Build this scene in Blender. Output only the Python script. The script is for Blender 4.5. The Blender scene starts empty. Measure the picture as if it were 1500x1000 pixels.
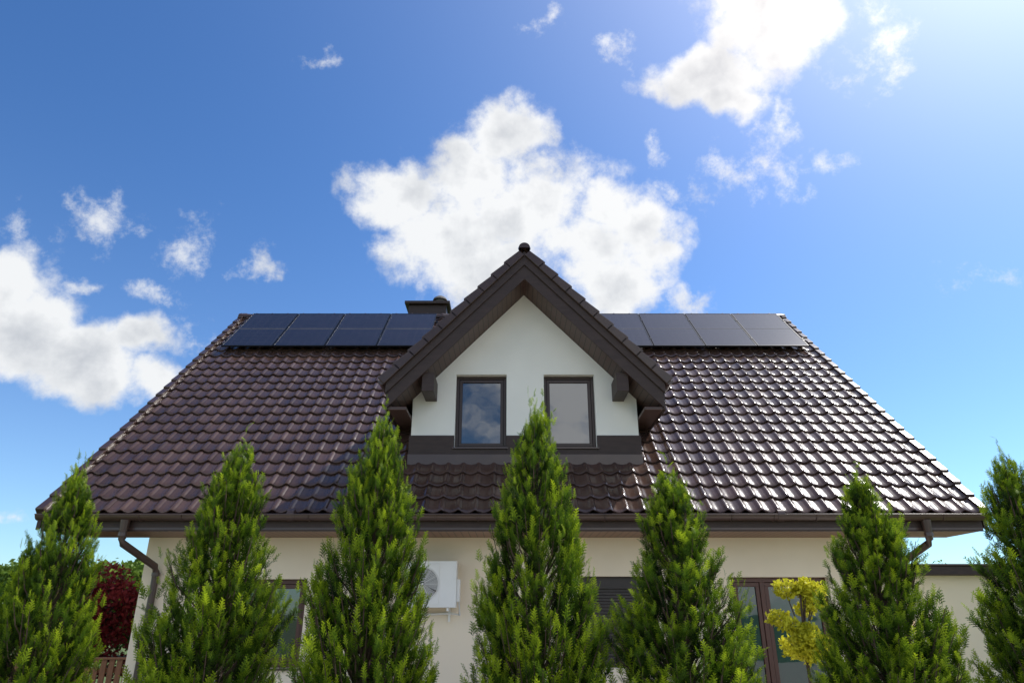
import bpy, math, random
import numpy as np
from mathutils import Vector
random.seed(4); rng=np.random.default_rng(4)
scene=bpy.context.scene
COL=scene.collection
PITCH=math.radians(22); CZ=1.6
SUN=Vector((.50,.27,.82)).normalized()

# ---------------- materials ----------------
def newmat(name):
    m=bpy.data.materials.new(name); m.use_nodes=True
    nt=m.node_tree; b=nt.nodes['Principled BSDF']; return m,nt,b
def N(nt,t,**kw):
    n=nt.nodes.new(t)
    for k,v in kw.items(): setattr(n,k,v)
    return n
def simple(name,c1,c2=None,rough=.5,scale=6,bump=0,bscale=40,spec=.5,coat=0,metal=0,stretch=(1,1,1),rvar=0,detail=4):
    m,nt,b=newmat(name); L=nt.links
    tc=N(nt,'ShaderNodeTexCoord'); mp=N(nt,'ShaderNodeMapping'); mp.inputs['Scale'].default_value=stretch
    L.new(tc.outputs['Object'],mp.inputs[0])
    n=N(nt,'ShaderNodeTexNoise'); n.inputs['Scale'].default_value=scale; n.inputs['Detail'].default_value=detail
    L.new(mp.outputs[0],n.inputs['Vector'])
    r=N(nt,'ShaderNodeValToRGB'); r.color_ramp.elements[0].position=.3; r.color_ramp.elements[1].position=.7
    r.color_ramp.elements[0].color=(*c1,1); r.color_ramp.elements[1].color=(*(c2 or c1),1)
    L.new(n.outputs[0],r.inputs[0]); L.new(r.outputs[0],b.inputs['Base Color'])
    b.inputs['Roughness'].default_value=rough; b.inputs['Specular IOR Level'].default_value=spec
    b.inputs['Coat Weight'].default_value=coat; b.inputs['Coat Roughness'].default_value=.1; b.inputs['Metallic'].default_value=metal
    if rvar:
        mr=N(nt,'ShaderNodeMapRange'); mr.inputs[1].default_value=.3; mr.inputs[2].default_value=.7
        mr.inputs[3].default_value=rough-rvar; mr.inputs[4].default_value=rough+rvar
        L.new(n.outputs[0],mr.inputs[0]); L.new(mr.outputs[0],b.inputs['Roughness'])
    if bump:
        n2=N(nt,'ShaderNodeTexNoise'); n2.inputs['Scale'].default_value=bscale; n2.inputs['Detail'].default_value=3
        L.new(mp.outputs[0],n2.inputs['Vector'])
        bp=N(nt,'ShaderNodeBump'); bp.inputs['Strength'].default_value=bump; bp.inputs['Distance'].default_value=.01
        L.new(n2.outputs[0],bp.inputs['Height']); L.new(bp.outputs[0],b.inputs['Normal'])
    return m
def tile_mat():
    """glazed clay: slight tone change from tile to tile"""
    m=simple('tile_glazed_brown',(.052,.029,.022),(.074,.042,.031),rough=.20,scale=2.3,bump=.15,bscale=25,spec=.45,rvar=.05)
    nt=m.node_tree; L=nt.links; b=nt.nodes['Principled BSDF']
    src=b.inputs['Base Color'].links[0].from_socket
    at=N(nt,'ShaderNodeAttribute',attribute_name='tint')
    mr=N(nt,'ShaderNodeMapRange'); mr.inputs[3].default_value=.72; mr.inputs[4].default_value=1.35; L.new(at.outputs['Fac'],mr.inputs[0])
    mu=N(nt,'ShaderNodeVectorMath',operation='SCALE'); L.new(src,mu.inputs[0]); L.new(mr.outputs[0],mu.inputs['Scale']); L.new(mu.outputs[0],b.inputs['Base Color'])
    return m
M_tile=tile_mat()
M_cap=simple('ridge_tile_brown',(.042,.023,.018),(.06,.034,.026),rough=.28,scale=2.3,bump=.15,bscale=25,spec=.5)
M_trim=simple('dark_brown_trim',(.036,.021,.017),(.050,.030,.024),rough=.5,scale=5,bump=.2,bscale=30,stretch=(1,1,4),spec=.35)
M_plaster=simple('white_plaster',(.81,.78,.72),(.87,.84,.78),rough=.9,scale=1.2,bump=.4,bscale=150,spec=.2,detail=6)
M_cream=simple('cream_plaster',(.84,.71,.54),(.88,.76,.59),rough=.9,scale=1.0,bump=.4,bscale=150,spec=.2,detail=6)
M_gutter=simple('gutter_metal',(.055,.03,.024),(.07,.04,.03),rough=.3,spec=.6,scale=4)
M_frame=simple('window_frame_brown',(.03,.014,.009),(.04,.018,.012),rough=.35,scale=9,stretch=(8,8,1))
M_redframe=simple('mahogany_frame',(.07,.022,.014),(.09,.03,.018),rough=.35,scale=9,stretch=(8,8,1))
M_shutter=simple('roller_shutter',(.03,.024,.022),(.04,.03,.028),rough=.5)
M_white=simple('white_powdercoat',(.76,.74,.70),(.82,.80,.76),rough=.4,scale=3)
M_darkgap=simple('dark_interior',(.01,.01,.011),rough=.8)
M_concrete=simple('concrete_cap',(.10,.095,.09),(.16,.15,.14),rough=.9,bump=.5)
M_bounce_paving=simple('bounce_paving',(.48,.43,.37),(.60,.54,.47),rough=.9,bump=.4,scale=3)  # pale finish for the added surfaces that bounce light
M_bark=simple('bark',(.05,.03,.02),(.10,.065,.045),rough=.9,bump=.6,stretch=(1,1,.2))
M_wood=simple('stained_wood',(.20,.075,.03),(.30,.12,.05),rough=.6,scale=8,stretch=(6,6,1))
M_alu=simple('black_alu',(.02,.02,.022),rough=.35,metal=.6)
def plank_mat(name,axis,w,dark,light,g0=.1):
    m,nt,b=newmat(name); L=nt.links
    tc=N(nt,'ShaderNodeTexCoord'); sp=N(nt,'ShaderNodeSeparateXYZ'); L.new(tc.outputs['Object'],sp.inputs[0])
    mu=N(nt,'ShaderNodeMath',operation='MULTIPLY'); mu.inputs[1].default_value=1/w; L.new(sp.outputs[axis],mu.inputs[0])
    fr=N(nt,'ShaderNodeMath',operation='FRACT'); L.new(mu.outputs[0],fr.inputs[0])
    g=N(nt,'ShaderNodeMath',operation='GREATER_THAN'); g.inputs[1].default_value=g0; L.new(fr.outputs[0],g.inputs[0])
    mx=N(nt,'ShaderNodeMixRGB'); mx.inputs[1].default_value=(*dark,1); mx.inputs[2].default_value=(*light,1)
    L.new(g.outputs[0],mx.inputs[0]); L.new(mx.outputs[0],b.inputs['Base Color'])
    b.inputs['Roughness'].default_value=.5
    return m
M_soffit=plank_mat('soffit_planks',0,.11,(.04,.022,.014),(.22,.12,.08))
M_dsoffit=plank_mat('dormer_soffit_planks',2,.085,(.02,.012,.010),(.09,.05,.04),.14)
def glass_mat(name,c,ior=1.9):
    m,nt,b=newmat(name)
    b.inputs['Base Color'].default_value=(*c,1); b.inputs['Roughness'].default_value=.02
    b.inputs['IOR'].default_value=ior; b.inputs['Specular IOR Level'].default_value=.5
    n=N(nt,'ShaderNodeTexNoise'); n.inputs['Scale'].default_value=1.5
    tc=N(nt,'ShaderNodeTexCoord'); nt.links.new(tc.outputs['Object'],n.inputs['Vector'])
    bp=N(nt,'ShaderNodeBump'); bp.inputs['Strength'].default_value=.25; bp.inputs['Distance'].default_value=.02
    nt.links.new(n.outputs[0],bp.inputs['Height']); nt.links.new(bp.outputs[0],b.inputs['Normal'])
    return m
M_glass=glass_mat('window_glass',(.012,.018,.028),2.2)
M_doorglass=glass_mat('door_glass',(.012,.050,.045),1.7)
def pv_mat():
    m,nt,b=newmat('solar_cells'); L=nt.links
    tc=N(nt,'ShaderNodeTexCoord')
    br=N(nt,'ShaderNodeTexBrick'); br.offset=0; br.inputs['Scale'].default_value=1
    br.inputs['Color1'].default_value=(.012,.010,.014,1); br.inputs['Color2'].default_value=(.016,.013,.018,1)
    br.inputs['Mortar'].default_value=(.035,.033,.04,1); br.inputs['Mortar Size'].default_value=.004
    br.inputs['Brick Width'].default_value=.19; br.inputs['Row Height'].default_value=.135
    L.new(tc.outputs['Object'],br.inputs['Vector']); L.new(br.outputs[0],b.inputs['Base Color'])
    b.inputs['Roughness'].default_value=.2; b.inputs['IOR'].default_value=1.45
    return m
M_pv=pv_mat()
def leaf_mat(name,dark,light,trans=.3,mid=None,spec=.15):
    m,nt,b=newmat(name); L=nt.links
    at=N(nt,'ShaderNodeAttribute',attribute_name='tint')
    r=N(nt,'ShaderNodeValToRGB'); r.color_ramp.elements[0].color=(*dark,1); r.color_ramp.elements[1].color=(*light,1)
    if mid:
        e=r.color_ramp.elements.new(.42); e.color=(*mid,1)
    L.new(at.outputs['Fac'],r.inputs[0]); L.new(r.outputs[0],b.inputs['Base Color'])
    b.inputs['Roughness'].default_value=.5; b.inputs['Specular IOR Level'].default_value=spec
    t=N(nt,'ShaderNodeBsdfTranslucent'); L.new(r.outputs[0],t.inputs[0])
    mx=N(nt,'ShaderNodeMixShader'); mx.inputs[0].default_value=trans
    L.new(b.outputs[0],mx.inputs[1]); L.new(t.outputs[0],mx.inputs[2]); L.new(mx.outputs[0],nt.nodes['Material Output'].inputs[0])
    return m
M_thuja=leaf_mat('thuja_foliage',(.006,.018,.003),(.46,.58,.025),.42,(.085,.165,.010))  # near-black end of the ramp paints the shaded gaps inside the crown
M_maple=leaf_mat('red_maple_leaves',(.09,.010,.012),(.42,.05,.05))
M_yellow=leaf_mat('golden_leaves',(.40,.38,.02),(.82,.78,.06),.4)
M_green=leaf_mat('tree_leaves',(.04,.09,.015),(.22,.32,.045))
M_grass=simple('grass',(.06,.10,.03),(.12,.15,.06),rough=.9,scale=.8,bump=.8,bscale=30,spec=.2)

# ---------------- mesh helpers ----------------
class MB:
    def __init__(s): s.v=[]; s.f=[]; s.mi=[]; s.sm=[]; s.mats=[]
    def mat(s,m):
        if m not in s.mats: s.mats.append(m)
        return s.mats.index(m)
    def add(s,vs,fs,m,smooth=False):
        o=len(s.v); k=s.mat(m); s.v+= [tuple(v) for v in vs]
        for f in fs: s.f.append([o+i for i in f]); s.mi.append(k); s.sm.append(smooth)
    def box(s,x0,x1,y0,y1,z0,z1,m):
        vs=[(x,y,z) for z in (z0,z1) for y in (y0,y1) for x in (x0,x1)]
        s.add(vs,[(0,2,3,1),(4,5,7,6),(0,1,5,4),(2,6,7,3),(0,4,6,2),(1,3,7,5)],m)
    def prism(s,poly,a,b,m,axis='y'):
        n=len(poly)
        if axis=='y': vs=[(p[0],a,p[1]) for p in poly]+[(p[0],b,p[1]) for p in poly]
        elif axis=='x': vs=[(a,p[0],p[1]) for p in poly]+[(b,p[0],p[1]) for p in poly]
        else: vs=[(p[0],p[1],a) for p in poly]+[(p[0],p[1],b) for p in poly]
        fs=[tuple(range(n))[::-1],tuple(range(n,2*n))]+[(i,(i+1)%n,n+(i+1)%n,n+i) for i in range(n)]
        s.add(vs,fs,m)
    def tube(s,pts,rad,m,seg=12,smooth=True,caps=True):
        pts=[Vector(p) for p in pts]; rads=rad if isinstance(rad,(list,tuple)) else [rad]*len(pts)
        vs=[]
        for i,p in enumerate(pts):
            d=(pts[min(i+1,len(pts)-1)]-pts[max(i-1,0)]).normalized()
            a=d.cross(Vector((0,0,1)) if abs(d.z)<.9 else Vector((1,0,0))).normalized(); b=d.cross(a)
            for k in range(seg):
                t=2*math.pi*k/seg; vs.append(p+(a*math.cos(t)+b*math.sin(t))*rads[i])
        fs=[(i*seg+k,i*seg+(k+1)%seg,(i+1)*seg+(k+1)%seg,(i+1)*seg+k) for i in range(len(pts)-1) for k in range(seg)]
        s.add(vs,fs,m,smooth)
        if caps:
            s.add(vs[:seg],[tuple(range(seg))],m); s.add(vs[-seg:],[tuple(range(seg))],m)
    def build(s,name,parent=None,bevel=0):
        me=bpy.data.meshes.new(name); me.from_pydata(s.v,[],s.f)
        for m in s.mats: me.materials.append(m)
        me.polygons.foreach_set('material_index',s.mi); me.polygons.foreach_set('use_smooth',s.sm)
        me.update(); o=bpy.data.objects.new(name,me); COL.objects.link(o)
        if parent: o.parent=parent
        if bevel:
            bv=o.modifiers.new('bevel','BEVEL'); bv.width=bevel; bv.segments=2; bv.limit_method='ANGLE'
        import bmesh
        bm=bmesh.new(); bm.from_mesh(me); bmesh.ops.recalc_face_normals(bm,faces=bm.faces); bm.to_mesh(me); bm.free()
        return o
def empty(name,loc=(0,0,0)):
    e=bpy.data.objects.new(name,None); e.location=loc; COL.objects.link(e); return e
def np_mesh(name,verts,quads,mats,smooth=None,mi=None,tint=None):
    me=bpy.data.meshes.new(name); nv=len(verts); nf=len(quads)
    me.vertices.add(nv); me.vertices.foreach_set('co',np.asarray(verts,dtype=np.float32).ravel())
    me.loops.add(nf*4); me.loops.foreach_set('vertex_index',np.asarray(quads,dtype=np.int32).ravel())
    me.polygons.add(nf); me.polygons.foreach_set('loop_start',np.arange(0,nf*4,4,dtype=np.int32))
    try: me.polygons.foreach_set('loop_total',np.full(nf,4,dtype=np.int32))
    except Exception: pass
    for m in mats: me.materials.append(m)
    if mi is not None: me.polygons.foreach_set('material_index',np.asarray(mi,dtype=np.int32))
    me.polygons.foreach_set('use_smooth',np.asarray(smooth if smooth is not None else np.zeros(nf),dtype=bool))
    me.update(calc_edges=True)
    if tint is not None:
        a=me.attributes.new('tint','FLOAT','POINT'); a.data.foreach_set('value',np.asarray(tint,dtype=np.float32))
    return me

def tile_field(name,origin,u,v,n,width,length,tw,tl,parent,mat=M_tile,amp=.024,step=.026):
    """real tile relief: columns of rolls along u, stepped courses along v"""
    origin,u,v,n=[np.array(a,float) for a in (origin,u,v,n)]
    nc=int(round(width/tw)); tw=width/nc; nr=int(math.ceil(length/tl))
    S=12
    ph=np.tile(np.arange(S+1)/S,nc); col=np.repeat(np.arange(nc),S+1); us=col+ph
    prof=amp*np.where(ph<.60,(0.5-0.5*np.cos(2*np.pi*ph/.60))*-.35,np.sin(np.clip((ph-.60)/.40,0,1)*np.pi)**1.1)
    V=[];F=[];SM=[];TI=[];off=0
    m=len(us)
    cols_ok=np.array([i for i in range(m-1) if (i+1)%(S+1)!=0])
    for r in range(nr):
        jit=rng.normal(0,.0016,nc)[col]; sl=rng.normal(0,.003,nc)[col]; sv=rng.normal(0,.0025,nc)[col]
        ti=np.clip(rng.normal(.5,.2,nc),0,1)[col]
        for kind in (0,1):
            ts=[(0,-.024),(0,-.006)] if kind==0 else [(0,-.006),(.035,0),(.3,0),(.65,0),(1.03,0)]
            base=[]
            for t,dh in ts:
                vv=r*tl+t*tl
                h=step*(1-min(t,1))+dh+prof+jit+sl*(ph-.5)
                if kind==1 and t>=1: h=prof-.006
                sc=-(.016*np.sin(ph*np.pi*2-.6))+sv if t<.5 else 0
                P=origin+np.outer(us*tw,u)+np.outer(np.full(m,min(vv,length+.02))+sc,v)+np.outer(h,n)
                base.append(P); TI.append(ti)
            k=len(ts)
            V.append(np.concatenate(base))
            idx=np.arange(k*m).reshape(k,m)+off
            q=np.stack([idx[:-1][:,cols_ok],idx[:-1][:,cols_ok+1],idx[1:][:,cols_ok+1],idx[1:][:,cols_ok]],-1).reshape(-1,4)
            F.append(q); SM.append(np.ones(len(q))); off+=k*m
    me=np_mesh(name,np.concatenate(V),np.concatenate(F),[mat],np.concatenate(SM),None,np.concatenate(TI))
    o=bpy.data.objects.new(name,me); COL.objects.link(o); o.parent=parent
    return o

# ---------------- house ----------------
house=empty('house')
EY,EZ=10.37,3.10; TAN=.985; RY=16.16; RZ=EZ+TAN*(RY-EY)
XL,XR=-7.0,7.0
ang=math.atan(TAN); ca,sa=math.cos(ang),math.sin(ang)
SL=(RY-EY)/ca
WY=11.30; WXL,WXR=-5.8,6.1
TWD,TLN=.25,.335
tile_field('main_roof_tiles',(XL,EY-.06,EZ-.06),(1,0,0),(0,ca,sa),(0,-sa,ca),XR-XL,SL+.06,TWD,TLN,house)
BY=2*RY-EY
tile_field('rear_roof_tiles',(XR,BY+.06,EZ-.06),(-1,0,0),(0,-ca,sa),(0,sa,ca),XR-XL,SL+.06,TWD,TLN,house)
b=MB()
t0=.07; t1=.32
b.prism([(EY+.03,EZ-t0),(RY,RZ-t0),(BY-.03,EZ-t0),(BY-.03,EZ-t1),(RY,RZ-t1),(EY+.03,EZ-t1)],XL+.03,XR-.03,M_trim,'x')
b.build('roof_slab',house)
b=MB()
for x0,x1 in ((XL-.03,XL+.028),(XR-.028,XR+.03)):
    b.prism([(EY,EZ-.02),(RY,RZ-.02),(BY,EZ-.02),(BY,EZ-.30),(RY,RZ-.33),(EY,EZ-.30)],x0,x1,M_trim,'x')
b.build('verge_boards',house)
b=MB()
for sgn,xe in ((-1,XL),(1,XR)):
    for i in range(25):
        s0=i*TLN-.05; s1=s0+TLN+.05
        def P(s,h): return (EY-.02+s*ca-h*sa, EZ-.03+s*sa+h*ca)
        poly=[P(s0,-.07),P(s0,.07),P(s0+.02,.08),P(s1,.045),P(s1,-.07)]
        xa,xb=sorted((xe-sgn*.08,xe+sgn*.045))
        b.prism(poly,xa,xb,M_cap,'x')
b.build('verge_tiles',house,bevel=.012)
def ridge_caps(bm,p0,p1,r,seg,side,m=M_cap):
    p0=Vector(p0);p1=Vector(p1);L=(p1-p0).length;d=(p1-p0)/L;n=int(L/seg);seg=L/n
    for i in range(n):
        a=p0+d*(i*seg-.02);c=p0+d*((i+1)*seg+.02);K=10;vs=[]
        for q,rr in ((a,r*1.0),(a+d*.05,r*1.12),(a+d*.07,r),(c,r*.88)):
            for k in range(K+1):
                t=math.pi*(-.05+1.1*k/K); vs.append(q+Vector(side)*math.cos(t)*rr+Vector((0,0,1))*math.sin(t)*rr)
        W=K+1
        bm.add(vs,[(j*W+k,j*W+k+1,(j+1)*W+k+1,(j+1)*W+k) for j in range(3) for k in range(K)],m,True)
    vs=[p0-d*.021+Vector(side)*math.cos(math.pi*k/10)*r+Vector((0,0,1))*math.sin(math.pi*k/10)*r for k in range(11)]
    bm.add(vs,[tuple(range(11))],m)
b=MB(); ridge_caps(b,(XL-.03,RY,RZ-.02),(XR+.03,RY,RZ-.02),.115,.4,(0,1,0)); b.build('ridge_caps',house)
b=MB()
b.box(XL+.05,XR-.05,EY+.0,EY+.035,2.78,3.0,M_trim)
b.box(XL+.05,XR-.05,EY-.004,EY+.0,2.80,2.83,M_gutter)
b.build('eave_fascia',house)
b=MB(); b.box(XL+.06,XR-.06,EY+.036,WY-.003,2.785,2.81,M_soffit); b.build('eave_soffit',house)
b=MB()
for x in (XL+.04,XR-.06): b.prism([(EY+.04,2.82),(WY+.1,2.82),(WY+.1,3.6),(EY+.04,2.92)],x,x+.02,M_trim,'x')
b.build('eave_end_boards',house)
def gutter(bm,p0,p1,r,side,m=M_gutter):
    p0=Vector(p0);p1=Vector(p1);side=Vector(side);K=12;vs=[]
    for rr in (r,r-.006):
        for q in (p0,p1):
            for k in range(K+1):
                t=math.pi*(1+k/K); vs.append(q+side*math.cos(t)*rr+Vector((0,0,1))*math.sin(t)*rr)
    W=K+1
    bm.add(vs,[(k,k+1,W+k+1,W+k) for k in range(K)]+[(2*W+k,2*W+k+1,3*W+k+1,3*W+k) for k in range(K)],m,True)
    bm.add(vs[:W],[tuple(range(W))],m); bm.add(vs[W:2*W],[tuple(range(W))],m)
    for sg in (-1,1): bm.tube([p0+side*sg*r,p1+side*sg*r],.011,m,8)
b=MB(); GY,GZ=EY-.085,3.0
gutter(b,(XL+.02,GY,GZ),(XR-.02,GY,GZ),.08,(0,1,0))
x=XL+.3
while x<XR:
    pts=[(x,GY+math.cos(t)*.085,GZ+math.sin(t)*.085) for t in np.linspace(math.pi,2*math.pi,9)]
    b.tube(pts,.009,M_gutter,6); x+=.62
for x in (-3.3,.4,3.9):
    b.tube([(x,GY,GZ-.001),(x+.1,GY,GZ-.001)],.0865,M_gutter,20)
b.build('eave_gutter',house)
b=MB()
for x,xb in ((-5.68,-5.55),(6.08,5.98)):
    b.tube([(x,GY,2.93),(x,GY,2.78)],[.07,.055],M_gutter)
    b.tube([(x,GY,2.80),(x,GY+.01,2.66),(x,GY+.06,2.60),(xb,WY-.16,2.34),(xb,WY-.09,2.26),(xb,WY-.08,2.16),(xb,WY-.08,.05)],.052,M_gutter)
    for z in (2.7,2.2,1.1): b.tube([(xb if z<2.5 else x,(WY-.08) if z<2.5 else GY,z),(xb if z<2.5 else x,(WY-.08) if z<2.5 else GY,z+.05)],.062,M_gutter)
b.build('downpipes',house)
XC=.22
def wall_openings(bm,x0,x1,z0,topf,ops,y0,y1,m):
    xs=sorted(set([x0,x1]+[o[0] for o in ops]+[o[1] for o in ops]+([XC] if topf(0)!=topf(1) else [])))
    for a,c in zip(xs[:-1],xs[1:]):
        op=[o for o in ops if o[0]<=a+1e-6 and o[1]>=c-1e-6]
        if not op: bm.prism([(a,z0),(c,z0),(c,topf(c)),(a,topf(a))],y0,y1,m)
        else:
            o=op[0]
            if o[2]>z0+.001: bm.prism([(a,z0),(c,z0),(c,o[2]),(a,o[2])],y0,y1,m)
            bm.prism([(a,o[3]),(c,o[3]),(c,topf(c)),(a,topf(a))],y0,y1,m)
ops=[(-4.5,-3.2,.9,2.16),(1.05,2.25,.9,2.20),(3.42,4.95,.05,2.19)]
b=MB(); wall_openings(b,WXL,WXR,0,lambda x:2.9,ops,WY,WY+.3,M_cream)
gp=[(WY+.301,0),(BY-1,0),(BY-1,EZ+.3),(RY,RZ-.33),(WY+.301,EZ+.55)]
b.prism(gp,WXL,WXL+.3,M_cream,'x'); b.prism(gp,WXR-.3,WXR,M_cream,'x')
b.box(WXL+.3,WXR-.3,BY-1.3,BY-1,0,3.4,M_cream)
b.build('walls',house)
def window(name,x0,x1,z0,z1,y,fm,gm,mull=(),fw=.07,sash=.06,parent=house,sill=True):
    bm=MB(); yb=y+.14
    d0,d1=yb-.02,yb+.06
    bm.box(x0,x1,d0,d1,z1-fw,z1,fm); bm.box(x0,x1,d0,d1,z0,z0+fw,fm)
    bm.box(x0,x0+fw,d0,d1,z0+fw,z1-fw,fm); bm.box(x1-fw,x1,d0,d1,z0+fw,z1-fw,fm)
    xs=[x0+fw]+sum([[m-fw*.5,m+fw*.5] for m in mull],[])+[x1-fw]
    for m in mull: bm.box(m-fw*.5,m+fw*.5,d0,d1,z0+fw,z1-fw,fm)
    for a,c in zip(xs[::2],xs[1::2]):
        e=.006; a+=e;c-=e; q0,q1=z0+fw+e,z1-fw-e; s0,s1=yb-.005,yb+.05
        bm.box(a,c,s0,s1,q1-sash,q1,fm); bm.box(a,c,s0,s1,q0,q0+sash,fm)
        bm.box(a,a+sash,s0,s1,q0+sash,q1-sash,fm); bm.box(c-sash,c,s0,s1,q0+sash,q1-sash,fm)
        bm.box(a+sash,c-sash,yb+.022,yb+.03,q0+sash,q1-sash,gm)
        bm.box(a-.003,c+.003,yb+.052,yb+.058,q0,q1,M_darkgap)
    if sill: bm.box(x0-.03,x1+.03,y-.05,yb-.021,z0-.03,z0-.002,M_gutter)
    return bm.build(name,parent,bevel=.004)
window('ground_window',-4.5,-3.2,.9,2.16,WY,M_redframe,M_glass,mull=(-3.85,))
window('patio_door',3.42,4.95,.05,2.19,WY,M_redframe,M_doorglass,mull=(3.94,),sill=False)
b=MB(); b.box(1.05,2.25,WY+.1,WY+.22,2.02,2.20,M_shutter)
for i in range(24):
    z=2.018-i*.046; b.box(1.07,2.23,WY+.14,WY+.155,z-.042,z,M_shutter)
b.box(1.02,1.07,WY+.09,WY+.2,.9,2.02,M_shutter); b.box(2.23,2.28,WY+.09,WY+.2,.9,2.02,M_shutter)
b.build('shuttered_window',house,bevel=.004)
# ---- dormer
DY=11.38; DF=10.68; DH=7.70; HW=2.30; WW=1.94; K=1.035
top=lambda x: 7.12-K*abs(x-XC)
opsd=[(XC-1.2,XC-.315,4.265,5.57),(XC+.337,XC+1.222,4.265,5.57)]
b=MB(); wall_openings(b,XC-WW,XC+WW,4.0,top,opsd,DY,DY+.25,M_plaster)
for x0,x1 in ((XC-WW,XC-WW+.2),(XC+WW-.2,XC+WW)): b.box(x0,x1,DY+.2505,13.4,4.0,top(XC+WW)+.0,M_plaster)
b.build('dormer_walls',house)
b=MB()
segs=[(XC-WW-.02,opsd[0][0]),(opsd[0][1],opsd[1][0]),(opsd[1][1],XC+WW+.02)]
for a,c in segs: b.box(a,c,DY-.022,DY-.002,3.95,4.47,M_trim)
for o in opsd: b.box(o[0],o[1],DY-.022,DY-.002,3.95,4.235,M_trim)
b.box(XC-WW-.02,XC+WW+.02,DY-.14,DY-.023,3.9,4.12,M_gutter)
for x0,x1 in ((XC-WW-.03,XC-WW-.002),(XC+WW+.002,XC+WW+.03)): b.prism([(DY-.02,4.0),(DY-.02,4.45),(13.2,4.45+1.82*TAN+.02),(13.2,4.0)],x0,x1,M_trim,'x')
b.build('dormer_base_cladding',house,bevel=.004)
for o in opsd: window('dormer_window',o[0],o[1],o[2],o[3],DY,M_frame,M_glass,fw=.05,sash=.05)
b=MB()
def chev(h0,h1,w):
    return [(XC-w,h0-K*w),(XC,h0),(XC+w,h0-K*w),(XC+w,h1-K*w),(XC,h1),(XC-w,h1-K*w)]
b.prism(chev(DH-.10,7.13,HW-.06),DF+.05,15.0,M_dsoffit)
b.build('dormer_roof_slab',house)
b=MB()
b.prism(chev(DH-.05,DH-.32,HW),DF,DF+.03,M_trim)
b.prism(chev(DH-.26,7.11,HW-.03),DF+.031,DF+.055,M_trim)
zz=DH-.1-K*HW
for sg in (-1,1):
    x=XC+sg*1.62; b.box(x-.1,x+.1,DF+.10,DY-.002,7.13-K*1.62-.38,7.13-K*1.62-.06,M_trim)
    xa,xb=sorted((XC+sg*(HW-.055),XC+sg*(HW-.005)))
    b.box(xa,xb,DF+.06,12.9,zz-.48,zz+.04,M_trim)
    xa,xb=sorted((XC+sg*(WW+.005),XC+sg*(HW-.06)))
    b.box(xa,xb,DF+.06,12.9,zz-.48,zz-.43,M_dsoffit)
b.build('dormer_bargeboards',house,bevel=.006)
b=MB()
for sg in (-1,1): gutter(b,(XC+sg*(HW+.07),DF+.0,DH-K*HW-.10),(XC+sg*(HW+.07),12.95,DH-K*HW-.08),.065,(1,0,0))
b.build('dormer_gutters',house)
an=math.atan(K); c2,s2=math.cos(an),math.sin(an); LS=(HW+.06)/c2; Z0=DH-.03-K*(HW+.06)
tile_field('dormer_roof_tiles',(XC-HW-.06,15.3,Z0),(0,-1,0),(c2,0,s2),(-s2,0,c2),15.3-DF+.02,LS,.25,.33,house)
tile_field('dormer_roof_tiles_right',(XC+HW+.06,DF-.02,Z0),(0,1,0),(-c2,0,s2),(s2,0,c2),15.3-DF+.02,LS,.25,.33,house)
b=MB()
for sg in (-1,1):
    for i in range(10):
        s0=i*.33-.03; s1=min(s0+.37,LS+.02)
        def P(s,h): 
            return (XC+sg*(HW+.06-s*c2+h*s2), Z0+s*s2+h*c2)
        b.prism([P(s0,-.08),P(s0,.07),P(s0+.02,.08),P(s1,.045),P(s1,-.08)],DF-.05,DF+.06,M_cap)
b.build('dormer_verge_tiles',house,bevel=.012)
b=MB(); ridge_caps(b,(XC,DF-.06,DH-.02),(XC,15.2,DH-.02),.10,.38,(1,0,0))
b.build('dormer_ridge_caps',house)
# chimney
b=MB(); cx=-2.25
b.box(cx-.5,cx+.5,RY+.35,RY+1.0,RZ-.9,RZ+.52,M_trim)
b.box(cx-.6,cx+.6,RY+.25,RY+1.1,RZ+.52,RZ+.60,M_trim)
b.tube([(cx+.3,RY+.6,RZ+.60),(cx+.3,RY+.6,RZ+.76)],.12,M_concrete)
b.tube([(cx+.3,RY+.6,RZ+.76),(cx+.3,RY+.6,RZ+.82),(cx+.3,RY+.6,RZ+.88)],[.20,.17,.08],M_concrete)
b.build('chimney',house,bevel=.008)
b=MB(); b.box(3.3,3.9,RY+.5,RY+.9,RZ-.7,RZ+.24,M_trim); b.box(3.26,3.94,RY+.46,RY+.94,RZ+.241,RZ+.28,M_concrete); b.build('vent_chimney',house)

# ---------------- solar panels ----------------
def array(xs0,n):
    b=MB(); w=1.16; gap=.02
    U=Vector((1,0,0));V=Vector((0,ca,sa));Nn=Vector((0,-sa,ca))
    O=Vector((0,EY,EZ))+V*(SL-2.26)+Nn*.13
    def slab(x0,x1,v0,v1,h0,h1,m):
        vs=[O+U*x+V*v+Nn*h for h in (h0,h1) for v in (v0,v1) for x in (x0,x1)]
        b.add(vs,[(0,2,3,1),(4,5,7,6),(0,1,5,4),(2,6,7,3),(0,4,6,2),(1,3,7,5)],m)
    for i in range(n):
        x0=xs0+i*(w+gap); x1=x0+w; f=.022; H=2.1
        slab(x0,x1,0,f,0,.035,M_alu); slab(x0,x1,H-f,H,0,.035,M_alu)
        slab(x0,x0+f,f,H-f,0,.035,M_alu); slab(x1-f,x1,f,H-f,0,.035,M_alu)
        slab(x0+f,x1-f,f,H-f,.01,.030,M_pv)
        slab(x0+f,x1-f,H/2-.008,H/2+.008,.0302,.032,M_concrete)
    for v in (.4,1.6): slab(xs0-.08,xs0+n*(w+gap)+.06,v,v+.04,-.05,-.001,M_alu)
    for i in range(n+1):
        for v in (.4,1.6): slab(xs0+i*(w+gap)-.03,xs0+i*(w+gap)+.01,v-.02,v+.05,.0355,.042,M_alu)
    b.build('solar_panel_array')
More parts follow.
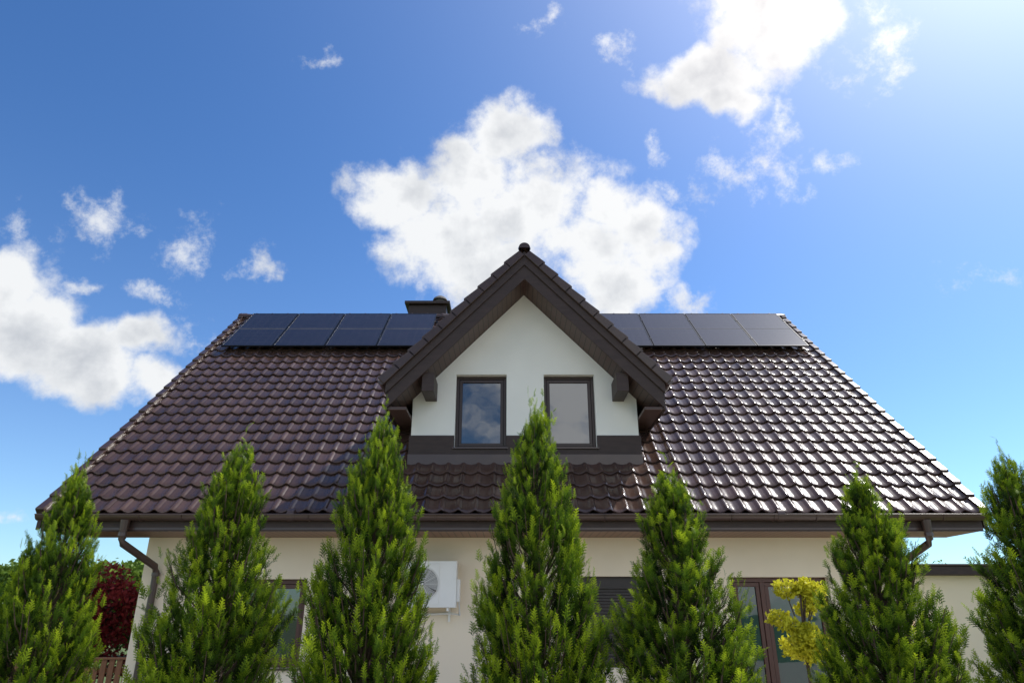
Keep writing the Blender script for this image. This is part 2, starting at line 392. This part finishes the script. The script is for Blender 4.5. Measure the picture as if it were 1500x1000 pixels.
array(-6.62,4); array(6.78-4*1.18,4)
# ---------------- AC unit ----------------
b=MB(); ax0,ax1,ay0,ay1,az0,az1=-1.62,-.84,10.92,11.2,1.74,2.40
b.box(ax0,ax1,ay0,ay1,az0,az1,M_white)
b.box(ax0+.02,ax0+.52,ay0-.012,ay0-.001,az0+.04,az1-.04,M_white)
fc=(ax0+.27,(az0+az1)/2)
def disc(r0,r1,y,m,K=32):
    vs=[];
    for k in range(K):
        t=2*math.pi*k/K; vs+= [(fc[0]+math.cos(t)*r0,y,fc[1]+math.sin(t)*r0),(fc[0]+math.cos(t)*r1,y,fc[1]+math.sin(t)*r1)]
    b.add(vs,[(2*k,2*k+1,(2*k+3)%(2*K),(2*k+2)%(2*K)) for k in range(K)],m)
disc(.001,.235,ay0-.014,M_darkgap)
for r in np.arange(.04,.25,.016): b.tube([(fc[0]+math.cos(t)*r,ay0-.02,fc[1]+math.sin(t)*r) for t in np.linspace(0,2*math.pi,33)],.0048,M_white,5,caps=False)
for k in range(12):
    t=math.pi*k/6; b.tube([(fc[0],ay0-.024,fc[1]),(fc[0]+math.cos(t)*.24,ay0-.024,fc[1]+math.sin(t)*.24)],.003,M_white,5)
b.box(ax1+.001,ax1+.05,ay0+.05,ay1-.03,az0+.08,az0+.40,M_white)
for x in (ax0+.12,ax1-.14):
    b.box(x,x+.035,ay0+.02,WY-.004,az0-.05,az0-.002,M_white); b.box(x,x+.035,WY-.035,WY-.004,az0-.20,az0-.051,M_white)
b.tube([(ax1+.03,ay1-.1,az0+.12),(ax1+.05,ay1-.1,az0-.1),(ax1-.1,WY-.03,az0-.08),(ax1-.6,WY-.03,az0-.1)],.018,M_white,8)
b.build('air_conditioner_unit',bevel=.008)

# ---------------- thuja trees ----------------
def spray_template():
    q=[]
    def diamond(x,y,a,l,w,t0,t1):
        dx,dy=math.sin(a),math.cos(a); px,py=dy,-dx
        q.append(([(x,y),(x+dx*l*.4+px*w/2,y+dy*l*.4+py*w/2),(x+dx*l,y+dy*l),(x+dx*l*.4-px*w/2,y+dy*l*.4-py*w/2)],[t0,(t0+t1)/2,t1,(t0+t1)/2]))
    diamond(0,0,0,1.05,.06,0,.8)
    for i in range(9):
        y=.05+i*.10; s=1 if i%2 else -1; a=s*math.radians(38-12*y); l=.44*(1-.6*y)
        diamond(0,y,a,l,.065,y*.6,.3+.6*y)
        dx,dy=math.sin(a),math.cos(a)
        for k,(f,da) in enumerate(((.35,-s*.55),(.6,s*.5))):
            diamond(dx*l*f,y+dy*l*f,a+da,l*.46,.055,y*.6+.1,.45+.55*y)
    return np.array([p for p,_ in q]),np.array([t for _,t in q])
TP,TT=spray_template(); NQ=len(TP)
def thuja_mesh(name,seed,T=3.1):
    R=np.random.default_rng(seed)
    axes=[];pos=[];size=[];tn=[];nrm=[];limbs=[]
    lob=[(R.uniform(0,6.28),R.uniform(.3,T),R.uniform(-.26,.23)) for _ in range(40)]
    def rad(h,ph):
        d=max(T-h,0.0); r=.335*d**.72 if d<1 else .335*d**.58
        if h<.5: r*=.75+.5*h
        k=0
        for (p,hh,a) in lob:
            dp=(ph-p+math.pi)%(2*math.pi)-math.pi
            k+=a*math.exp(-(dp/.40)**2-((h-hh)/.17)**2)
        return r*(1+k)
    ncl=900
    for c in range(ncl):
        while True:
            h=R.uniform(.12,T-.05)
            if R.random()<(.33*(T-h)**.62)/.62+.10: break
        ph=R.uniform(0,2*math.pi); r=rad(h,ph)*R.uniform(.72,1.04)
        if R.random()<.12: r*=1.14
        u=np.array([math.cos(ph),math.sin(ph),0])
        lift=R.uniform(.20,.40)
        tip=u*r+np.array([0,0,min(h+.04,T)])
        base=u*r*R.uniform(.15,.35)+np.array([0,0,max(h-lift-r*.35,.05)])
        mid=(base+tip)/2+u*r*.16
        limbs.append((base,mid,tip))
        clbright=R.normal(0,.15)
        ns=int(R.integers(12,18))
        for j in range(ns):
            t=1-(j/ns)**1.05*.70
            p=base*(1-t)**2+2*mid*t*(1-t)+tip*t*t
            tang=2*(1-t)*(mid-base)+2*t*(tip-mid); tang/=np.linalg.norm(tang)+1e-6
            side=R.normal(0,1,3); side-=tang*side.dot(tang); side/=np.linalg.norm(side)
            w=.12 if j==0 else R.uniform(.25,.75)
            ax=tang+side*w+u*.05+np.array([0,0,.65]); ax/=np.linalg.norm(ax)
            pos.append(p+R.normal(0,.016,3)-ax*.03); axes.append(ax)
            size.append(R.uniform(.055,.118)*(0.8+.2*min(1,(T-h)/1.2)))
            n=R.normal(0,1,3)+u*.3; n-=ax*n.dot(ax); n/=np.linalg.norm(n); nrm.append(n)
            tn.append((-.04+.66*t**2.8)+clbright+R.normal(0,.13))  # inner sprays tinted darker: crown shade painted in, plus random tone
    for c in range(15):
        ph=R.uniform(0,6.28);u=np.array([math.cos(ph),math.sin(ph),0]); hb=T-R.uniform(.22,1.0); ht=hb+R.uniform(.15,.42)
        if c==0: hb=T-.3;ht=T+.14; rr=.0
        else: rr=rad(hb,ph)*R.uniform(.3,1.05)
        for j in range(12):
            t=j/11; p=u*rr*(.4+.6*t)+np.array([0,0,hb+(ht-hb)*t])
            ax=np.array([0,0,1.])+R.normal(0,.3,3); ax[2]=abs(ax[2]); ax/=np.linalg.norm(ax)
            pos.append(p);axes.append(ax);size.append(R.uniform(.05,.10)*(1.1-.4*t)); n=R.normal(0,1,3);n-=ax*n.dot(ax);n/=np.linalg.norm(n);nrm.append(n);tn.append(.6+R.normal(0,.1))
    pos=np.array(pos);axes=np.array(axes);size=np.array(size);nrm=np.array(nrm);tn=np.array(tn)
    sd=np.cross(axes,nrm); ns=len(pos)
    x=TP[None,:,:,0];y=TP[None,:,:,1]
    s=size[:,None,None]; curv=R.normal(0,.22,ns)[:,None,None]; wx=R.uniform(.75,1.1,ns)[:,None,None]
    X=x*s*wx; Y=y*s; Z=(curv*y*y+.25*x*x)*s+R.normal(0,.012,(ns,NQ,1))*s*2
    V=pos[:,None,None,:]+X[...,None]*sd[:,None,None,:]+Y[...,None]*axes[:,None,None,:]+Z[...,None]*nrm[:,None,None,:]
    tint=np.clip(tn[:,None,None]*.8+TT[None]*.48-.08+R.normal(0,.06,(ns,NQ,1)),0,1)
    V=V.reshape(-1,3); tint=tint.ravel(); Q=np.arange(len(V)).reshape(-1,4); mi=np.zeros(len(Q),int)
    wv=[];wq=[];o=len(V)
    def cone(a,c,r0,r1,K=5):
        nonlocal o
        a=np.array(a);c=np.array(c);d=c-a;d/=np.linalg.norm(d)+1e-9
        e=np.cross(d,[0,0,1.] if abs(d[2])<.9 else [1.,0,0]);e/=np.linalg.norm(e);f=np.cross(d,e)
        for (p,r) in ((a,r0),(c,r1)):
            for k in range(K): t=6.2832*k/K; wv.append(p+r*(e*math.cos(t)+f*math.sin(t)))
        for k in range(K): wq.append((o+k,o+(k+1)%K,o+K+(k+1)%K,o+K+k))
        o+=2*K
    hs=np.linspace(0,T*.97,9)
    for a,c in zip(hs[:-1],hs[1:]): cone((0,0,a),(0,0,c),.055*(1-a/T)+.004,.055*(1-c/T)+.004,8)
    for (a,m,c) in limbs[::2]:
        cone((0,0,max(a[2]-.1,.02)),a,.009,.007,4); cone(a,m,.007,.005,4); cone(m,c,.005,.002,4)
    V=np.concatenate([V,np.array(wv)]); tint=np.concatenate([tint,np.zeros(len(wv))])
    Q=np.concatenate([Q,np.array(wq)]); mi=np.concatenate([mi,np.ones(len(wq),int)])
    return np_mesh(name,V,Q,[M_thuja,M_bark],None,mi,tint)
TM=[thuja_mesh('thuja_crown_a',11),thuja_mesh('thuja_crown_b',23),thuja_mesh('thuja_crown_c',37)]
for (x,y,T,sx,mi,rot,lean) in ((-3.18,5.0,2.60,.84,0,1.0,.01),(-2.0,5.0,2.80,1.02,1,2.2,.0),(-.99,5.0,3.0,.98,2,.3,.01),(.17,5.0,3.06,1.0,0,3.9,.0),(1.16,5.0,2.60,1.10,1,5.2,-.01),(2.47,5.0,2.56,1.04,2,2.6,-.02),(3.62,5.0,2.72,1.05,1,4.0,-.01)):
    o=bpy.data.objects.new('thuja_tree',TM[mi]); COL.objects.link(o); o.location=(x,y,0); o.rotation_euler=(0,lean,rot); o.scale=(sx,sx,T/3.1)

# ---------------- broadleaf trees ----------------
def leaf_cloud(lobes,n,ls,R,shell=.55):
    cs=np.array([l[:3] for l in lobes],float);rs=np.array([l[3] for l in lobes],float)
    pr=rs**2/np.sum(rs**2); id=R.choice(len(lobes),n,p=pr)
    d=R.normal(0,1,(n,3));d/=np.linalg.norm(d,axis=1)[:,None]
    rr=rs[id]*(shell+(1-shell)*R.random(n)**.6)*(1+.12*R.normal(0,1,n))
    p=cs[id]+d*rr[:,None]*np.array([1,1,.85])
    a=R.normal(0,1,(n,3));a/=np.linalg.norm(a,axis=1)[:,None]
    b=np.cross(a,R.normal(0,1,(n,3)));b/=np.linalg.norm(b,axis=1)[:,None]
    s=ls*R.uniform(.6,1.3,n)[:,None]
    V=np.stack([p-a*s,p+b*s*.55,p+a*s,p-b*s*.55],1).reshape(-1,3)
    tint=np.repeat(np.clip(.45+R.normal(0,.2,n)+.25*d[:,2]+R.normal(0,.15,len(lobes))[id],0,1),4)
    return V,tint
def make_tree(name,loc,trunk_h,crown_r,crown_h,leafmat,n,ls,seed,nlobes=14):
    R=np.random.default_rng(seed); lobes=[]
    for i in range(nlobes):
        t=R.uniform(0,2*math.pi);q=R.random()**.5*crown_r*.7;z=trunk_h+R.uniform(.1,.9)*crown_h
        k=1-abs((z-trunk_h)/crown_h-.45)*.8
        lobes.append((math.cos(t)*q*k,math.sin(t)*q*k,z,crown_r*R.uniform(.25,.42)))
    V,tint=leaf_cloud(lobes,n,ls,R); Q=np.arange(len(V)).reshape(-1,4)
    mb=MB(); top_=trunk_h+crown_h*.8
    mb.tube([(0,0,0),(.02*crown_r,0,trunk_h*.6),(0,.03*crown_r,trunk_h),(.03,0,top_)],[crown_r*.09,crown_r*.07,crown_r*.055,.01],M_bark,8)
    for l in lobes: mb.tube([(0,0,trunk_h+.1*crown_h*R.random()),(l[0]*.5,l[1]*.5,(trunk_h+l[2])/2+.1),l[:3]],[crown_r*.035,crown_r*.02,.005],M_bark,5)
    wv=np.array(mb.v,float); wf=[f for f in mb.f if len(f)==4]; o=len(V)
    Qa=np.concatenate([Q,np.array(wf)+o]); mi=np.concatenate([np.zeros(len(Q),int),np.ones(len(wf),int)])
    me=np_mesh(name,np.concatenate([V,wv]),Qa,[leafmat,M_bark],None,mi,np.concatenate([tint,np.zeros(len(wv))]))
    ob=bpy.data.objects.new(name,me);ob.location=loc;COL.objects.link(ob);return ob
make_tree('red_maple_tree',(-8.1,14.0,0),.7,1.35,1.80,M_maple,14000,.045,5,26)
make_tree('golden_shrub',(3.22,8.2,0),1.15,.36,.95,M_yellow,4200,.028,6,16)
R=np.random.default_rng(9); lobes=[]
for i in range(420):
    x=R.uniform(-80,90)
    if -14<x<12 and R.random()<.5: continue
    y=R.uniform(48,75)+abs(x)*.1; h=R.uniform(3.5,5.2)*(y/52)
    for k in range(3): lobes.append((x+R.normal(0,1.2),y+R.normal(0,1),h*R.uniform(.3,.85),h*R.uniform(.18,.32)))
V,tint=leaf_cloud(lobes,60000,.20,R); lobes=[]
for i in range(16):
    x=R.uniform(-27,-14); y=R.uniform(30,34); h=R.uniform(3.4,4.5)
    for k in range(5): lobes.append((x+R.normal(0,.6),y+R.normal(0,.6),h*R.uniform(.2,.85),h*R.uniform(.15,.26)))
V2,tint2=leaf_cloud(lobes,42000,.13,R); V=np.concatenate([V,V2]); tint=np.concatenate([tint,tint2])
me=np_mesh('distant_trees',V,np.arange(len(V)).reshape(-1,4),[M_green],None,None,tint)
o=bpy.data.objects.new('distant_trees',me);COL.objects.link(o)
b=MB()
x=-11.5
while x<-6.3:
    b.box(x,x+.09,12.5,12.525,.08,.95,M_wood); x+=.13
b.box(-11.5,-6.2,12.53,12.57,.2,.28,M_wood); b.box(-11.5,-6.2,12.53,12.57,.75,.83,M_wood); b.box(-11.5,-6.2,12.47,12.56,.955,.99,M_wood)
for x in (-11.5,-9.7,-7.9,-6.3): b.box(x,x+.1,12.571,12.67,0,1.02,M_wood)
b.build('wooden_fence',bevel=.004)
gar=empty('garage')
b=MB(); b.box(8.3,15,15.2,20,0,2.42,M_cream); b.build('garage_walls',gar)
b=MB(); b.box(8.1,15.2,14.95,20.2,2.421,2.60,M_trim); b.box(8.06,15.24,14.91,20.24,2.601,2.64,M_gutter); b.build('garage_roof_edge',gar,bevel=.01)
b=MB(); b.box(10.6,13.4,15.17,15.198,.02,2.1,M_shutter)
for i in range(5): b.box(10.62,13.38,15.15,15.168,.04+i*.415,.43+i*.415,M_frame)
b.build('garage_door',gar)
b=MB(); b.add([(-1500,-1500,0),(1500,-1500,0),(1500,1500,0),(-1500,1500,0)],[(0,1,2,3)],M_grass); b.build('ground')
b=MB()
for i in range(24):
    for j in range(9):
        x=-6.4+i*.55; y=6.5+j*.53
        b.box(x,x+.54,y,y+.52,-.05,.012,M_bounce_paving)
b.build('added_bounce_slabs')  # unseen pale slabs, added to bounce light onto the shaded facade
b=MB(); b.box(-14,14,-6,3.4,-.05,.008,M_bounce_paving); b.build('added_bounce_ground')  # unseen light ground around the camera, added as a reflector for the walls

# ---------------- world ----------------
w=bpy.data.worlds.new("World"); scene.world=w; w.use_nodes=True; nt=w.node_tree; L=nt.links
try:
    w.cycles.sampling_method='MANUAL'; w.cycles.sample_map_resolution=512
except Exception: pass
for n in list(nt.nodes): nt.nodes.remove(n)
out=N(nt,'ShaderNodeOutputWorld'); bg=N(nt,'ShaderNodeBackground'); L.new(bg.outputs[0],out.inputs[0])
sky=N(nt,'ShaderNodeTexSky',sky_type='NISHITA'); sky.sun_disc=False
sky.sun_elevation=math.asin(SUN.z); sky.sun_rotation=math.atan2(SUN.x,SUN.y)
sky.air_density=1.0; sky.dust_density=.4; sky.ozone_density=2.5
STR=.13; bg.inputs[1].default_value=STR
tc=N(nt,'ShaderNodeTexCoord')
D=tc.outputs['Generated']
def vm(op,a,b=None):
    n=N(nt,'ShaderNodeVectorMath',operation=op)
    for i,q in enumerate((a,b)):
        if q is None: continue
        if isinstance(q,(tuple,list,Vector)): n.inputs[i].default_value=tuple(q)
        else: L.new(q,n.inputs[i])
    return n.outputs['Value'] if op in('DOT_PRODUCT','LENGTH') else n.outputs[0]
def ma(op,a,b=None,c=None,clamp=False):
    n=N(nt,'ShaderNodeMath',operation=op); n.use_clamp=clamp
    for i,q in enumerate((a,b,c)):
        if q is None: continue
        if isinstance(q,(int,float)): n.inputs[i].default_value=q
        else: L.new(q,n.inputs[i])
    return n.outputs[0]
def sstep(x,a,b):
    n=N(nt,'ShaderNodeMapRange',interpolation_type='SMOOTHSTEP'); L.new(x,n.inputs[0]); n.inputs[1].default_value=a;n.inputs[2].default_value=b
    return n.outputs[0]
def noise(vec,scale,detail=8,rough=.6,out_='Fac'):
    n=N(nt,'ShaderNodeTexNoise'); L.new(vec,n.inputs['Vector']); n.inputs['Scale'].default_value=scale;n.inputs['Detail'].default_value=detail;n.inputs['Roughness'].default_value=rough
    return n.outputs[out_]
ct,st=math.cos(PITCH),math.sin(PITCH)
# tangent-plane sky chart around azimuth 0 (north), elevation 22 degrees
cf=vm('DOT_PRODUCT',D,(0,ct,st)); cfm=ma('MAXIMUM',cf,.08)
cu=ma('DIVIDE',vm('DOT_PRODUCT',D,(1,0,0)),cfm); cv=ma('DIVIDE',vm('DOT_PRODUCT',D,(0,-st,ct)),cfm)
cb=N(nt,'ShaderNodeCombineXYZ'); L.new(cu,cb.inputs[0]); L.new(cv,cb.inputs[1])
warp=vm('SUBTRACT',noise(D,7,3,.6,'Color'),(.5,.5,.5)); 
Pw=vm('ADD',cb.outputs[0],vm('MULTIPLY',warp,(.12,.12,0)))
warp2=vm('SUBTRACT',noise(D,22,3,.6,'Color'),(.5,.5,.5))
Pw2=vm('ADD',Pw,vm('MULTIPLY',warp2,(.07,.07,0)))
def blobs(lst,P):
    acc=None
    for (x,y,rx,ry,wt) in lst:
        c=((x-750)/1000,(500-y)/1000,0)
        l=vm('LENGTH',vm('MULTIPLY',vm('SUBTRACT',P,c),(1000/rx,1000/ry,0)))
        m=ma('MULTIPLY_ADD',l,-wt,wt)
        acc=m if acc is None else ma('MAXIMUM',acc,m)
    return ma('MAXIMUM',acc,-1.0)
solid=[(580,285,90,55,1),(650,345,115,85,1),(735,205,80,62,1),(690,250,85,65,1),(775,290,110,85,1),(860,345,125,90,1),(895,405,100,75,1),(720,410,120,70,1),(930,330,55,60,.8),(870,295,55,45,.9),
 (1125,35,115,85,1),(1040,110,115,55,1),(1075,150,60,45,.9),(1190,10,50,55,.8),
 (40,480,130,95,1),(140,530,140,70,1),(10,420,60,65,1),(215,505,75,48,1),(235,555,60,40,.9),(1800,300,250,120,.8),(-500,250,300,120,.8)]
wisp=[(1075,272,95,48,1),(1112,235,32,60,1),(1135,170,34,66,1),(1300,50,50,85,1),(1240,115,66,34,1),(1195,235,66,18,.8),(800,40,36,24,1),(918,68,36,24,1),(485,85,50,18,.9),(955,225,22,30,.9),
 (140,315,88,44,1),(265,350,62,60,1),(215,435,50,22,.9),(395,398,50,24,.9),(1003,430,42,50,1),(100,415,55,18,.9),(20,330,30,55,.75),(10,752,30,18,1),(165,788,60,14,1),(1325,100,32,38,.8),(980,290,28,40,.8),(1460,400,70,22,.5),(300,500,70,24,.7)]
f1=noise(D,9,8,.64)
Ms=ma('ADD',blobs(solid,Pw),ma('MULTIPLY',ma('SUBTRACT',f1,.5),2.2))
As=sstep(Ms,-.06,.50)
f2=noise(D,19,6,.70)
Mw=ma('ADD',blobs(wisp,Pw2),ma('MULTIPLY',ma('SUBTRACT',f2,.53),4.2))
Aw=ma('MULTIPLY',sstep(Mw,.0,1.5),.85)
front=sstep(cf,.1,.2)
A1=ma('MULTIPLY',ma('MAXIMUM',As,Aw),front)
f3=noise(vm('MULTIPLY',D,(1,1,1.8)),2.6,6,.58)
A2=ma('MULTIPLY',sstep(f3,.47,.60),ma('SUBTRACT',1,sstep(cf,-.1,.45)))
sh=ma('SUBTRACT',noise(vm('ADD',D,(.03,.0,.045)),6.5,5,.55),noise(D,6.5,5,.55))
thick=sstep(Ms,.35,1.3)
g=ma('ADD',ma('MULTIPLY',sh,2.5),ma('MULTIPLY',thick,.50))
g=ma('ADD',g,.03,clamp=True)
cc=N(nt,'ShaderNodeMixRGB'); L.new(g,cc.inputs[0]); cc.inputs[1].default_value=(.90/STR,.92/STR,.94/STR,1); cc.inputs[2].default_value=(.40/STR,.44/STR,.51/STR,1)
# front-lit clouds behind the camera, brightened further to fill the shaded front walls
cs=ma('ADD',1,ma('MULTIPLY',ma('SUBTRACT',1,sstep(cf,-.1,.45)),.7))
ccs=vm('SCALE',cc.outputs[0]); L.new(cs,ccs.node.inputs['Scale'])
# clear-sky grading: deeper zenith blue, paler towards the horizon
tint=N(nt,'ShaderNodeMixRGB',blend_type='MULTIPLY'); tint.inputs[0].default_value=1; L.new(sky.outputs[0],tint.inputs[1]); tint.inputs[2].default_value=(.64*STR,.96*STR,1.20*STR,1)
gm=N(nt,'ShaderNodeGamma'); L.new(tint.outputs[0],gm.inputs[0]); gm.inputs[1].default_value=1.18
sc_=vm('SCALE',gm.outputs[0]); sc_.node.inputs['Scale'].default_value=1.14/STR
sz=N(nt,'ShaderNodeSeparateXYZ'); L.new(D,sz.inputs[0])
hz=ma('POWER',ma('SUBTRACT',1,ma('ABSOLUTE',sz.outputs[2])),4)
hc=N(nt,'ShaderNodeCombineColor')
for i,k in enumerate((.24,.18,.03)): L.new(ma('MULTIPLY',hz,k/STR),hc.inputs[i])
skyc=vm('ADD',sc_,hc.outputs[0])
m1=N(nt,'ShaderNodeMixRGB'); L.new(A1,m1.inputs[0]); L.new(skyc,m1.inputs[1]); L.new(cc.outputs[0],m1.inputs[2])
mix=N(nt,'ShaderNodeMixRGB'); L.new(A2,mix.inputs[0]); L.new(m1.outputs[0],mix.inputs[1]); L.new(ccs,mix.inputs[2])
# haze aureole about the sun
sd=ma('MAXIMUM',vm('DOT_PRODUCT',D,tuple(SUN)),0)
gl=ma('ADD',ma('MULTIPLY',ma('POWER',sd,5),.26/STR),ma('MULTIPLY',ma('POWER',sd,16),.95/STR))
gc=N(nt,'ShaderNodeCombineColor')
for i,k in enumerate((1,.86,.74)): L.new(ma('MULTIPLY',gl,k),gc.inputs[i])
ad=N(nt,'ShaderNodeMixRGB',blend_type='ADD'); ad.inputs[0].default_value=1; L.new(mix.outputs[0],ad.inputs[1]); L.new(gc.outputs[0],ad.inputs[2])
L.new(ad.outputs[0],bg.inputs[0])
# sun
sl=bpy.data.lights.new('sun','SUN'); sl.energy=5; sl.angle=math.radians(.5); sl.color=(1,.95,.87)
so=bpy.data.objects.new('sun',sl); COL.objects.link(so); so.rotation_euler=SUN.to_track_quat('Z','Y').to_euler()
# camera
cd=bpy.data.cameras.new('camera'); cd.lens=24; cd.sensor_width=36; cd.clip_end=5000
co=bpy.data.objects.new('camera',cd); COL.objects.link(co); co.location=(0,0,CZ); co.rotation_euler=(math.pi/2+PITCH,0,0)
scene.camera=co
scene.view_settings.view_transform='Standard'; scene.view_settings.look='None'; scene.view_settings.exposure=0
